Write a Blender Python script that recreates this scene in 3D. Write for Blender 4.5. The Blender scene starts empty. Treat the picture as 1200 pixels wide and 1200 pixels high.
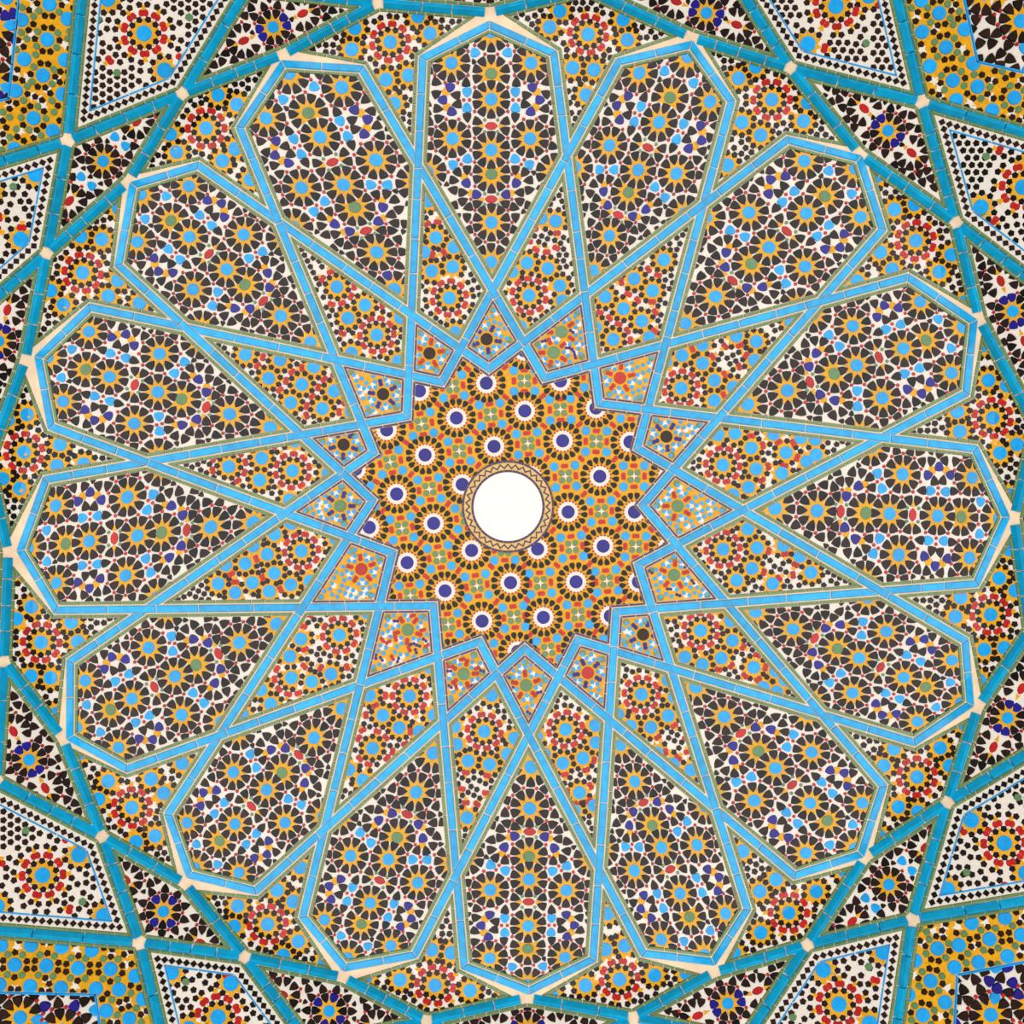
import bpy, math, random
import numpy as np

random.seed(7)
PI = math.pi
scene = bpy.context.scene
col = scene.collection

# ------------------------------------------------------------------ camera
# the camera lies on the floor of the pavilion and looks straight up
APEX = 7.0                      # height of the dome's crown above the lens
FPX = 1235.0                    # focal length for a 1200 px wide frame
cam = bpy.data.objects.new('camera', bpy.data.cameras.new('camera'))
col.objects.link(cam)
cam.location = (0, 0, 0)
cam.rotation_euler = (PI, 0, 0)
cam.data.sensor_width = 36.0
cam.data.lens = 36.0 * FPX / 1200.0
cam.data.clip_end = 100
scene.camera = cam

# ------------------------------------------------------------------ light
W = bpy.data.worlds.new('open_air')
scene.world = W
W.use_nodes = True
W.node_tree.nodes['Background'].inputs[0].default_value = (1.0, 0.97, 0.93, 1)
W.node_tree.nodes['Background'].inputs[1].default_value = 0.50
la = bpy.data.lights.new('daylight_from_floor', 'AREA')
la.shape = 'DISK'
la.size = 11.0
la.energy = 620.0
la.color = (1.0, 0.965, 0.93)
lo = bpy.data.objects.new('daylight_from_floor', la)
lo.location = (0, 0, -1.6)
lo.rotation_euler = (PI, 0, 0)
col.objects.link(lo)
scene.view_settings.view_transform = 'Standard'
scene.view_settings.look = 'None'
scene.view_settings.exposure = 0.0
scene.view_settings.gamma = 1.0
scene.view_settings.use_curve_mapping = False
scene.cycles.max_bounces = 4
scene.cycles.diffuse_bounces = 2
scene.cycles.glossy_bounces = 2

# ------------------------------------------------------------------ dome
CU, CV = 597.0, 593.0
S = APEX / FPX                  # metres per px at the crown
KA = 0.45 / 570.0 ** 2
R0, R1, SL2 = 562.0, 580.0, 0.0036
def drop(r):
    g = KA * r * r
    if r > R0:
        s1 = 2 * KA * R0
        if r < R1:
            t = r - R0
            g = KA * R0 * R0 + s1 * t + (SL2 - s1) * t * t / (2 * (R1 - R0))
        else:
            g = KA * R0 * R0 + s1 * (R1 - R0) + (SL2 - s1) * (R1 - R0) / 2 + SL2 * (r - R1)
    return g
def P3(u, v, h=0.0):
    """a point of the dome (u, v are its plan coordinates), h steps towards the room"""
    z = APEX - drop(math.hypot(u - CU, v - CV))
    return ((u - 600.0) / FPX * z, (v - 600.0) / FPX * z, z - h * S)

# ------------------------------------------------------------------ materials
def srgb(r, g, b):
    f = lambda c: (c / 255.0) / 12.92 if c / 255.0 <= 0.04045 else ((c / 255.0 + 0.055) / 1.055) ** 2.4
    return (f(r), f(g), f(b), 1)
def material(name, rgb, rough=0.22, var=0.12, noise=0.10, nscale=60.0, bump=0.0, spec=0.5, alt=None, altp=0.0):
    m = bpy.data.materials.new(name)
    m.use_nodes = True
    nt = m.node_tree
    b = nt.nodes['Principled BSDF']
    b.inputs['Roughness'].default_value = rough
    b.inputs['Specular IOR Level'].default_value = spec
    oi = nt.nodes.new('ShaderNodeObjectInfo')
    tc = nt.nodes.new('ShaderNodeTexCoord')
    no = nt.nodes.new('ShaderNodeTexNoise')
    no.inputs['Scale'].default_value = nscale
    no.inputs['Detail'].default_value = 3.0
    nt.links.new(tc.outputs['Object'], no.inputs['Vector'])
    col0 = nt.nodes.new('ShaderNodeRGB')
    col0.outputs[0].default_value = srgb(*rgb)
    src = col0.outputs[0]
    if alt:
        c1 = nt.nodes.new('ShaderNodeRGB')
        c1.outputs[0].default_value = srgb(*alt)
        gt = nt.nodes.new('ShaderNodeMath'); gt.operation = 'LESS_THAN'
        ml = nt.nodes.new('ShaderNodeMath'); ml.operation = 'MULTIPLY'; ml.inputs[1].default_value = 7.31
        fr = nt.nodes.new('ShaderNodeMath'); fr.operation = 'FRACT'
        nt.links.new(oi.outputs['Random'], ml.inputs[0]); nt.links.new(ml.outputs[0], fr.inputs[0])
        nt.links.new(fr.outputs[0], gt.inputs[0]); gt.inputs[1].default_value = altp
        mx = nt.nodes.new('ShaderNodeMix'); mx.data_type = 'RGBA'
        nt.links.new(gt.outputs[0], mx.inputs[0]); nt.links.new(src, mx.inputs[6]); nt.links.new(c1.outputs[0], mx.inputs[7])
        src = mx.outputs[2]
    hs = nt.nodes.new('ShaderNodeHueSaturation')
    mr = nt.nodes.new('ShaderNodeMapRange')
    mr.inputs['To Min'].default_value = 1.0 - var
    mr.inputs['To Max'].default_value = 1.0 + var
    nt.links.new(oi.outputs['Random'], mr.inputs['Value'])
    mn = nt.nodes.new('ShaderNodeMapRange')
    mn.inputs['From Min'].default_value = 0.3
    mn.inputs['From Max'].default_value = 0.7
    mn.inputs['To Min'].default_value = 1.0 - noise
    mn.inputs['To Max'].default_value = 1.0 + noise
    nt.links.new(no.outputs[0], mn.inputs['Value'])
    mu = nt.nodes.new('ShaderNodeMath'); mu.operation = 'MULTIPLY'
    nt.links.new(mr.outputs[0], mu.inputs[0]); nt.links.new(mn.outputs[0], mu.inputs[1])
    nt.links.new(mu.outputs[0], hs.inputs['Value'])
    nt.links.new(src, hs.inputs['Color'])
    nt.links.new(hs.outputs[0], b.inputs['Base Color'])
    if bump:
        bp = nt.nodes.new('ShaderNodeBump')
        bp.inputs['Strength'].default_value = bump
        bp.inputs['Distance'].default_value = 0.004
        nt.links.new(no.outputs[0], bp.inputs['Height'])
        nt.links.new(bp.outputs[0], b.inputs['Normal'])
    return m
M = {
    'mortar': material('peach_mortar', (252, 225, 192), 0.9, 0.0, 0.10, 9.0, 0.3, 0.2),
    'white': material('white_glaze', (240, 234, 224), 0.3, 0.03, 0.04, 40, 0, 0.3),
    'black': material('black_glaze', (36, 17, 14), 0.16, 0.35, 0.3, 30, 0, 0.26, (9, 3, 2), 0.14),
    'gold': material('gold_glaze', (236, 172, 26), 0.25, 0.06, 0.12, 45, 0, 0.2),
    'pale': material('pale_gold_glaze', (232, 192, 112), 0.3, 0.0, 0.1, 30, 0, 0.2),
    'sky': material('sky_blue_glaze', (8, 168, 248), 0.2, 0.10, 0.12, 30, 0, 0.4),
    'brick': material('turquoise_glaze', (14, 174, 242), 0.22, 0.12, 0.16, 22, 0.08, 0.4),
    'rim': material('deep_turquoise_glaze', (0, 168, 220), 0.25, 0.10, 0.14, 18, 0.08, 0.4),
    'green': material('sage_glaze', (112, 142, 92), 0.3, 0.12, 0.12, 40, 0, 0.4),
    'sage': material('green_glaze', (96, 138, 92), 0.25, 0.08, 0.1, 40, 0, 0.4),
    'red': material('red_glaze', (190, 28, 24), 0.2, 0.15, 0.1, 40, 0, 0.35),
    'blue': material('cobalt_glaze', (22, 14, 138), 0.2, 0.15, 0.1, 40, 0, 0.35),
    'violet': material('violet_glaze', (58, 38, 100), 0.25, 0.12, 0.12, 40, 0, 0.4),
    'lamp': material('white_cover', (250, 250, 248), 0.5, 0.0, 0.01, 8, 0, 0.3),
}

# ------------------------------------------------------------------ plane geometry
def area(p):
    return 0.5 * sum(p[i][0] * p[(i + 1) % len(p)][1] - p[(i + 1) % len(p)][0] * p[i][1] for i in range(len(p)))
def ccw(p):
    return p if area(p) > 0 else p[::-1]
def clip(sub, win):
    """sub cut to the convex polygon win (counter-clockwise)"""
    out = list(sub)
    n = len(win)
    for i in range(n):
        ax, ay = win[i]; bx, by = win[(i + 1) % n]
        ex, ey = bx - ax, by - ay
        if not out:
            return []
        inp, out = out, []
        d = [ex * (q[1] - ay) - ey * (q[0] - ax) for q in inp]
        m = len(inp)
        for j in range(m):
            k = (j + 1) % m
            if d[j] >= 0:
                out.append(inp[j])
            if (d[j] >= 0) != (d[k] >= 0):
                t = d[j] / (d[j] - d[k])
                out.append((inp[j][0] + t * (inp[k][0] - inp[j][0]), inp[j][1] + t * (inp[k][1] - inp[j][1])))
    return out
def is_convex(p):
    n = len(p)
    for i in range(n):
        a, b, c = p[i], p[(i + 1) % n], p[(i + 2) % n]
        if (b[0] - a[0]) * (c[1] - b[1]) - (b[1] - a[1]) * (c[0] - b[0]) < -1e-6:
            return False
    return True
def inside(p, q):
    c = False
    n = len(p)
    j = n - 1
    for i in range(n):
        if (p[i][1] > q[1]) != (p[j][1] > q[1]) and q[0] < (p[j][0] - p[i][0]) * (q[1] - p[i][1]) / (p[j][1] - p[i][1]) + p[i][0]:
            c = not c
        j = i
    return c
def edge_dist(p, q):
    best = 1e9
    n = len(p)
    for i in range(n):
        ax, ay = p[i]; bx, by = p[(i + 1) % n]
        ex, ey = bx - ax, by - ay
        t = max(0, min(1, ((q[0] - ax) * ex + (q[1] - ay) * ey) / (ex * ex + ey * ey + 1e-12)))
        best = min(best, math.hypot(q[0] - ax - t * ex, q[1] - ay - t * ey))
    return best
def isect(a, b, c, d):
    x1, y1 = a; x2, y2 = b; x3, y3 = c; x4, y4 = d
    den = (x1 - x2) * (y3 - y4) - (y1 - y2) * (x3 - x4)
    t = ((x1 - x3) * (y3 - y4) - (y1 - y3) * (x3 - x4)) / den
    return (x1 + t * (x2 - x1), y1 + t * (y2 - y1))
def inset(p, ds):
    """each edge i of the counter-clockwise polygon moved inwards by ds[i]"""
    n = len(p)
    if not hasattr(ds, '__len__'):
        ds = [ds] * n
    ln = []
    for i in range(n):
        ax, ay = p[i]; bx, by = p[(i + 1) % n]
        ex, ey = bx - ax, by - ay
        l = math.hypot(ex, ey)
        nx, ny = -ey / l, ex / l
        ln.append(((ax + nx * ds[i], ay + ny * ds[i]), (bx + nx * ds[i], by + ny * ds[i])))
    out = []
    for i in range(n):
        a, b = ln[i - 1], ln[i]
        out.append(isect(a[0], a[1], b[0], b[1]))
    return out
def homography(src, dst):
    A, B = [], []
    sx = np.mean([s[0] for s in src]); sy = np.mean([s[1] for s in src])
    for (x, y), (u, v) in zip(src, dst):
        x -= sx; y -= sy
        A.append([x, y, 1, 0, 0, 0, -u * x, -u * y]); B.append(u)
        A.append([0, 0, 0, x, y, 1, -v * x, -v * y]); B.append(v)
    h = np.linalg.lstsq(np.array(A), np.array(B), rcond=None)[0]
    def f(p):
        x, y = p[0] - sx, p[1] - sy
        w = h[6] * x + h[7] * y + 1
        return ((h[0] * x + h[1] * y + h[2]) / w, (h[3] * x + h[4] * y + h[5]) / w)
    return f

# ------------------------------------------------------------------ mesh building
class MB:
    def __init__(s):
        s.v = []; s.f = []
    def prism(s, poly, h0, h1, bev=0.35):
        n = len(poly)
        cx = sum(q[0] for q in poly) / n; cy = sum(q[1] for q in poly) / n
        b = len(s.v)
        for q in poly:
            s.v.append(P3(q[0], q[1], h0))
        for q in poly:
            d = math.hypot(q[0] - cx, q[1] - cy) + 1e-9
            k = max(0.0, 1 - bev / d)
            s.v.append(P3(cx + (q[0] - cx) * k, cy + (q[1] - cy) * k, h1))
        s.f.append(tuple(b + n + i for i in range(n)))
        for i in range(n):
            j = (i + 1) % n
            s.f.append((b + i, b + n + i, b + n + j, b + j))
    def plate(s, poly, h0, h1, cell=9.0):
        """a sheet that follows the dome: cells cut to the outline, with a rim"""
        xs = [q[0] for q in poly]; ys = [q[1] for q in poly]
        idx = {}
        def vid(u, v, h):
            k = (round(u, 3), round(v, 3), h)
            if k not in idx:
                idx[k] = len(s.v); s.v.append(P3(u, v, h))
            return idx[k]
        x = math.floor(min(xs) / cell) * cell
        while x < max(xs):
            y = math.floor(min(ys) / cell) * cell
            while y < max(ys):
                c = clip(poly, [(x, y), (x + cell, y), (x + cell, y + cell), (x, y + cell)])
                if len(c) > 2 and abs(area(c)) > 0.01:
                    f = []
                    for q in c:
                        i = vid(q[0], q[1], h1)
                        if i not in f:
                            f.append(i)
                    if len(f) > 2:
                        s.f.append(tuple(f))
                y += cell
            x += cell
        n = len(poly)
        for i in range(n):
            a, b = poly[i], poly[(i + 1) % n]
            m = max(1, int(math.hypot(a[0] - b[0], a[1] - b[1]) / cell))
            for j in range(m):
                p = (a[0] + (b[0] - a[0]) * j / m, a[1] + (b[1] - a[1]) * j / m)
                q = (a[0] + (b[0] - a[0]) * (j + 1) / m, a[1] + (b[1] - a[1]) * (j + 1) / m)
                s.f.append((vid(p[0], p[1], h0), vid(p[0], p[1], h1), vid(q[0], q[1], h1), vid(q[0], q[1], h0)))
    def bar(s, a, b, t0, t1, m0, m1, prof, step=9.0):
        """a bar along a-b from t0 to t1 (px), ends skewed by m0, m1; prof = [(across, height)]"""
        L = math.hypot(b[0] - a[0], b[1] - a[1])
        dx, dy = (b[0] - a[0]) / L, (b[1] - a[1]) / L
        nx, ny = -dy, dx
        n = max(1, int(math.ceil((t1 - t0) / step)))
        base = len(s.v); k = len(prof)
        for i in range(n + 1):
            for c, h in prof:
                s0 = t0 + m0 * c; s1 = t1 + m1 * c
                t = s0 + (s1 - s0) * i / n
                if (i == 0 or i == n) and h > 0.5:
                    t += 0.35 if i == 0 else -0.35
                s.v.append(P3(a[0] + dx * t + nx * c, a[1] + dy * t + ny * c, h))
        for i in range(n):
            for j in range(k - 1):
                p = base + i * k + j
                s.f.append((p, p + 1, p + k + 1, p + k))
        s.f.append(tuple(base + j for j in range(k)))
        s.f.append(tuple(base + n * k + j for j in range(k))[::-1])
    def build(s, name, mat, parent=None):
        me = bpy.data.meshes.new(name)
        me.from_pydata(s.v, [], s.f)
        me.materials.append(M[mat])
        o = bpy.data.objects.new(name, me)
        col.objects.link(o)
        if parent is not None:
            o.parent = parent
        return o
def tag(o, label=None, cat=None, group=None, kind=None):
    if label: o['label'] = label
    if cat: o['category'] = cat
    if group: o['group'] = group
    if kind: o['kind'] = kind
    return o

# ------------------------------------------------------------------ measured nodes of the strapwork
# sixteen sectors, clockwise from the one at the top
PP = [(573.5,29),(810,52.5),(1007,186),(1141,377),(1179,606),(1137,825),(1009,1001),(836,1127),
      (620,1161),(404,1134),(222,1025),(82,864),(24,645),(45,419),(156,217),(332,75)]
SLn = [(495.5,68.5),(725,72.5),(923,164),(1064,325),(1142.5,526),(1131,751),(1035,921),(876,1065),
       (695,1124),(486,1119),(300,1044),(149,901),(66,715),(60,500),(139,311),(281,150)]
SRn = [(649,63),(857,119),(1034,269),(1132,461),(1144,684),(1071,870),(931,1026),(754,1117),
       (544,1132),(355,1074),(197,954),(82.5,775),(54,562),(106,360),(232.5,194),(424,81)]
NN = [(573,432),(638,443),(702,473),(747,525),(753,592),(748,662),(722,717),(677,750),
      (615,760),(562,752),(508,710),(460,648),(436.5,586.5),(438,530),(477,488),(518,448)]
MM = [(574.5,15),(810,44),(1007.5,181),(1147,374),(1188,607),(1146,828),(1014,1004),(837,1139),
      (617.5,1169),(402,1145),(217,1035),(74,865),(10,647),(30,422),(151,213),(332,64)]
QQ = [(688,-12),(926,80),(1120,261),(1214,500),(1207,738),(1110,940),(946,1107),(742,1192),
      (500,1196),(287,1121),(120,980),(5,775),(-14,540),(55,297),(214,110),(443,4)]
TT = [(571,-71),(852,-36),(1080,120),(1228,344),(1274,610),(1232,866),(1069,1077),(872,1219),
      (620,1255),(365,1226),(164,1104),(-4,915),(-76,655),(-52,390),(80,165),(290,-13)]
def out_of(t, d=150.0):
    l = math.hypot(t[0] - CU, t[1] - CV)
    return (t[0] + (t[0] - CU) / l * d, t[1] + (t[1] - CV) / l * d)
Lk = lambda k: (SLn[k % 16], NN[(k - 2) % 16])
Rk = lambda k: (SRn[k % 16], NN[(k + 2) % 16])
def X(i, j):
    """where the strap R_i crosses the strap L_j"""
    return isect(*Rk(i), *Lk(j))
CLOCK = ["twelve o'clock", "a quarter to one", "half past one", "a quarter past two", "three o'clock", "a quarter to four",
         "half past four", "a quarter past five", "six o'clock", "a quarter to seven", "half past seven", "a quarter past eight",
         "nine o'clock", "a quarter to ten", "half past ten", "a quarter past eleven"]

# ------------------------------------------------------------------ the plaster shell
sh = MB()
g = list(range(-360, 1561, 6)) 
n = len(g)
for v in g:
    for u in g:
        sh.v.append(P3(u, v, -0.4))
for i in range(n - 1):
    for j in range(n - 1):
        a = i * n + j
        sh.f.append((a, a + n, a + n + 1, a + 1))
b0 = len(sh.v)
ring = [(u, g[0]) for u in g] + [(g[-1], v) for v in g[1:]] + [(u, g[-1]) for u in g[-2::-1]] + [(g[0], v) for v in g[-2:0:-1]]
for u, v in ring:
    sh.v.append(P3(u, v, -0.4))
for u, v in ring:
    p = P3(u, v, 0); sh.v.append((p[0], p[1], APEX + 0.3))
m = len(ring)
for i in range(m):
    j = (i + 1) % m
    sh.f.append((b0 + i, b0 + j, b0 + m + j, b0 + m + i))
sh.f.append(tuple(b0 + m + i for i in range(m)))
shell = sh.build('ceiling', 'mortar')
tag(shell, None, None, None, 'structure')

# ------------------------------------------------------------------ piece shapes (flat outlines in px)
def regular(c, r, n, ph=0.0):
    return [(c[0] + r * math.cos(ph + 2 * PI * i / n), c[1] + r * math.sin(ph + 2 * PI * i / n)) for i in range(n)]
KITE = [(6.7, 0), (4.6, 1.9), (1.6, 3.7), (-1.8, 4.8), (-4.9, 4.9), (-5.5, 4.2), (-5.7, -4.2), (-4.9, -4.9), (-1.8, -4.8), (1.6, -3.7), (4.6, -1.9)]
BLOB = [(6.4, 0), (4.4, 3.3), (0.9, 5.4), (-2.8, 6.0), (-5.4, 4.8), (-6.2, 0), (-5.4, -4.8), (-2.8, -6.0), (0.9, -5.4), (4.4, -3.3)]
KITE = [(7.2, 0), (4.0, 2.8), (0.9, 4.7), (-2.4, 5.5), (-5.2, 5.2), (-5.9, 0), (-5.2, -5.2), (-2.4, -5.5), (0.9, -4.7), (4.0, -2.8)]
DROP = [(4.9, 0), (2.2, 2.2), (-0.8, 3.4), (-3.4, 2.7), (-4.2, 0), (-3.4, -2.7), (-0.8, -3.4), (2.2, -2.2)]
def placed(shape, c, d, k=1.0, ky=None):
    l = math.hypot(*d)
    x, y = d[0] / l, d[1] / l
    ky = ky or k
    return [(c[0] + (px * k) * x - (py * ky) * y, c[1] + (px * k) * y + (py * ky) * x) for px, py in shape]
def bowtie(c, a, L=4.9, H=3.3, w=1.9):
    """two lobes side by side across direction a"""
    x, y = -math.sin(a), math.cos(a)
    f = lambda s, t: (c[0] + s * x + t * math.cos(a), c[1] + s * y + t * math.sin(a))
    out = []
    for sg in (1, -1):
        out.append(ccw([f(0, -w), f(sg * L * 0.5, -H), f(sg * L * 0.92, -H * 0.6), f(sg * L, 0), f(sg * L * 0.92, H * 0.6), f(sg * L * 0.5, H), f(0, w)]))
    return out
def star(c, n, rt, rv, ph, rays=None, hub=True):
    """n rays with tips at rt and valleys at rv, as convex quads plus the hub"""
    out = [ccw(regular(c, rv, n, ph + PI / n))] if hub else []
    for i in range(n):
        if rays is not None and not rays[i]:
            continue
        a = ph + 2 * PI * i / n
        p = lambda r, t: (c[0] + r * math.cos(t), c[1] + r * math.sin(t))
        out.append(ccw([p(rv * 0.93, a - PI / n), p(rt, a), p(rv * 0.93, a + PI / n)]))
    return out

class Panel:
    """a mosaic panel: bedding plate with its pieces as children"""
    def __init__(s, name, outline, mat, label, cat, group, warp=None, top=0.6, parent=None, convex=None):
        s.out = ccw(outline)
        s.conv = is_convex(s.out)
        mb = MB()
        for q in (convex or [s.out]): mb.plate(q, 0.0, top)
        s.root = mb.build(name, mat, parent)
        tag(s.root, label, cat, group)
        s.warp = warp
        s.bulk = {}
        s.n = 0
    def cut(s, polys):
        res = []
        for p in polys:
            if s.warp:
                p = [s.warp(q) for q in p]
            p = ccw(p)
            xs = [q[0] for q in p]; ys = [q[1] for q in p]
            c = ((min(xs) + max(xs)) / 2, (min(ys) + max(ys)) / 2)
            r = math.hypot(max(xs) - min(xs), max(ys) - min(ys)) / 2
            d = edge_dist(s.out, c)
            ins = inside(s.out, c)
            if d > r:
                if ins: res.append(p)
                continue
            q = clip(p, s.out) if s.conv else clip(s.out, p)
            q = ccw(q) if len(q) > 2 else []
            if len(q) > 2 and abs(area(q)) > 1.2:
                # drop repeated points
                z = [q[0]]
                for w in q[1:]:
                    if math.hypot(w[0] - z[-1][0], w[1] - z[-1][1]) > 0.05:
                        z.append(w)
                if math.hypot(z[0][0] - z[-1][0], z[0][1] - z[-1][1]) < 0.05: z.pop()
                if len(z) > 2: res.append(z)
        return res
    def piece(s, name, polys, mat, h=2.0, bev=0.35, min_area=8.0):
        ps = s.cut(polys)
        tot = sum(abs(area(p)) for p in ps)
        if tot < min_area:
            if ps and tot > 1.5:
                b = s.bulk.setdefault((name, mat), MB())
                for p in ps: b.prism(p, 0.2, h, bev)
            return None
        mb = MB()
        for p in ps: mb.prism(p, 0.2, h, bev)
        s.n += 1
        return mb.build(name, mat, s.root)
    def small(s, name, polys, mat, h=2.0, bev=0.3):
        ps = s.cut(polys)
        if ps:
            b = s.bulk.setdefault((name, mat), MB())
            for p in ps: b.prism(p, 0.2, h, bev)
    def finish(s):
        for (name, mat), b in s.bulk.items():
            plural = name if name.endswith('s') else name + 's'
            tag(b.build(plural, mat, s.root), kind='stuff')

def border(root, poly, offs, wd, mat, name, lo_, hi_, h=1.6, gap=0.9):
    """strips of glazed tile along the inside of an outline; poly ccw, offs = distance from its edges"""
    n = len(poly)
    inner = inset(poly, offs + wd / 2.0)
    rnd = random.Random(int(poly[0][0] * 7 + poly[0][1]))
    for i in range(n):
        a, b = inner[i], inner[(i + 1) % n]
        L = math.hypot(b[0] - a[0], b[1] - a[1])
        if L < 5: continue
        # mitres
        def miter(p0, p1, p2):
            d1 = ((p1[0] - p0[0]), (p1[1] - p0[1])); d2 = ((p2[0] - p1[0]), (p2[1] - p1[1]))
            t = math.atan2(d1[0] * d2[1] - d1[1] * d2[0], d1[0] * d2[0] + d1[1] * d2[1])
            return max(-3, min(3, math.tan(t / 2)))
        m0 = miter(inner[i - 1], a, b)
        m1 = -miter(a, b, inner[(i + 2) % n])
        cnt = max(1, round(L / rnd.uniform(lo_, hi_)))
        ts = [L * j / cnt + (rnd.uniform(-2, 2) if 0 < j < cnt else 0) for j in range(cnt + 1)]
        for j in range(cnt):
            mb = MB()
            w = wd / 2.0
            mb.bar(a, b, ts[j] + gap / 2, ts[j + 1] - gap / 2, m0 if j == 0 else 0, m1 if j == cnt - 1 else 0,
                   [(-w, 0), (-w * 0.85, h), (w * 0.85, h), (w, 0)])
            mb.build(name, mat, root)

# ------------------------------------------------------------------ the ten-fold kite pattern
def kite_pattern(pan, full, semi, explicit, reds=(), extra_small=(), scale=1.0, recolor=None, fill=True, golds=(), ang0=18.0):
    """full: [(x, y, colour)], semi: [(x, y, colour or None, squash)], explicit: [(x, y, dx, dy, colour)]"""
    k = scale
    taken = []
    def free(p, r):
        for q in taken:
            if (q[0] - p[0]) ** 2 + (q[1] - p[1]) ** 2 < r * r: return False
        return True
    kites = []
    allc = [(c[0], c[1]) for c in full] + [(c[0], c[1]) for c in semi]
    for x, y, c in full:
        for i in range(10):
            a = math.radians(ang0 + 36 * i)
            p = (x + 17 * k * math.cos(a), y + 17 * k * math.sin(a))
            if free(p, 7.0 * k):
                taken.append(p); kites.append((p, (-math.cos(a), -math.sin(a)), 'black'))
    for x, y, dx, dy, c in explicit:
        taken.append((x, y)); kites.append(((x, y), (dx, dy), c))
    stars = [(x, y, None) for x, y, c in full]
    for x, y, c, sq in semi:
        ok = []
        for i in range(10):
            a = math.radians(ang0 + 36 * i)
            p = (x + 17 * k * math.cos(a), y + 17 * k * math.sin(a))
            if free(p, 9.0 * k) and all(math.hypot(p[0] - d[0], p[1] - d[1]) > 12 * k for d in allc):
                taken.append(p); kites.append((p, (-math.cos(a), -math.sin(a)), 'black')); ok.append(True)
            else:
                ok.append(False)
        if c == 'redlens':
            rays = [abs(math.sin(math.radians(ang0 + 18 + 36 * i) - sq)) < 0.25 for i in range(10)]
            stars.append((x, y, [rays[(i - 1) % 10] for i in range(10)]))
        else:
            stars.append((x, y, [ok[(i - 1) % 10] or ok[i] for i in range(10)]))
    for x, y, c in full:
        for i in range(10):
            a = math.radians(ang0 + 36 * i)
            p = (x + 28.6 * k * math.cos(a), y + 28.6 * k * math.sin(a))
            if free(p, 10.6 * k) and all(math.hypot(p[0] - d[0], p[1] - d[1]) > 13.5 * k for d in allc):
                taken.append(p); kites.append((p, (math.cos(a), math.sin(a)), 'black'))
    if fill:
        xs = [q[0] for q in taken]; ys = [q[1] for q in taken]
        cand = []
        y = min(ys) - 30
        while y < max(ys) + 30:
            x = min(xs) - 30
            while x < max(xs) + 30:
                cand.append((x, y)); x += 2.0
            y += 2.0
        if pan.warp:
            cand = [p for p in cand if inside(pan.out, pan.warp(p))]
        else:
            cand = [p for p in cand if inside(pan.out, p)]
        cand0 = list(cand)
        while True:
            best = None
            nc = []
            for p in cand:
                dm = min(math.hypot(p[0] - q[0], p[1] - q[1]) for q in taken)
                if dm < 11.5 * k or any(math.hypot(p[0] - d[0], p[1] - d[1]) < 15 * k for d in allc): continue
                nc.append(p)
                if best is None or dm < best[0]: best = (dm, p)
            cand = nc
            if best is None: break
            p = best[1]
            q = min(taken, key=lambda q: math.hypot(p[0] - q[0], p[1] - q[1]))
            taken.append(p)
            kites.append((p, (p[0] - q[0], p[1] - q[1]), 'black'))
        cand = [p for p in cand0 if all(math.hypot(p[0] - d[0], p[1] - d[1]) > 15 * k for d in allc)]
        while cand:
            best = None
            nc = []
            for p in cand:
                dm = min(math.hypot(p[0] - q[0], p[1] - q[1]) for q in taken)
                if dm < 10.0 * k: continue
                nc.append(p)
                if best is None or dm < best[0]: best = (dm, p)
            cand = nc
            if best is None: break
            p = best[1]
            q = min(taken, key=lambda q: math.hypot(p[0] - q[0], p[1] - q[1]))
            taken.append(p)
            kites.append((p, (p[0] - q[0], p[1] - q[1]), 'chip'))
    dots = []
    def dot(p, c='red'):
        if all(math.hypot(p[0] - q[0][0], p[1] - q[0][1]) > 4.6 * k for q in dots) and all(math.hypot(p[0] - q[0], p[1] - q[1]) > 5.0 * k for q in taken) \
                and all(math.hypot(p[0] - d[0], p[1] - d[1]) > 19 * k for d in allc):
            dots.append((p, c))
    for e in extra_small: dots.append(((e[0], e[1]), e[2]))
    for x, y, c in full:
        for i in range(10):
            a = math.radians(ang0 + 18 + 36 * i)
            dot((x + 24.0 * k * math.cos(a), y + 24.0 * k * math.sin(a)))
    for x, y, c, sq in semi:
        for i in range(10):
            a = math.radians(ang0 + 18 + 36 * i)
            dot((x + 24.0 * k * math.cos(a), y + 24.0 * k * math.sin(a)))
    for x, y, rays in stars:
        if rays is not None and sum(rays) <= 2:
            for q in star((x, y), 10, 16.8 * k, 9.9 * k, math.radians(ang0 + 18), [rays[(i + 1) % 10] for i in range(10)], False):
                pan.piece('gold_ray', [q], 'gold', 1.25, 0.0)
            continue
        pan.piece('gold_star', star((x, y), 10, 16.8 * k, 9.9 * k, math.radians(ang0 + 18), None if rays is None else [rays[(i + 1) % 10] for i in range(10)], rays is None or sum(rays) > 2), 'gold', 1.25, 0.0)
    for x, y, r in golds:
        pan.piece('gold_star', [ccw(regular((x, y), r, 6, 0.3))], 'gold', 1.2, 0.15)
    for p, d, c in kites:
        chip = c == 'chip'
        if chip: c = 'black'
        if recolor and not chip:
            c = recolor(p, c)
        nm = {'black': 'black_kite', 'blue': 'cobalt_kite', 'sky': 'sky_blue_kite'}[c]
        kk = (0.55 if chip else 0.97) * k
        pan.piece(nm, [placed(KITE if c == 'black' else BLOB, p, d, kk)], c if c != 'blue' else 'blue', 2.0, 0.4)
    for x, y, c in full:
        pan.piece('sky_blue_disc', [regular((x, y), 7.7 * k, 12, 0.1)], c, 2.2, 0.4)
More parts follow.
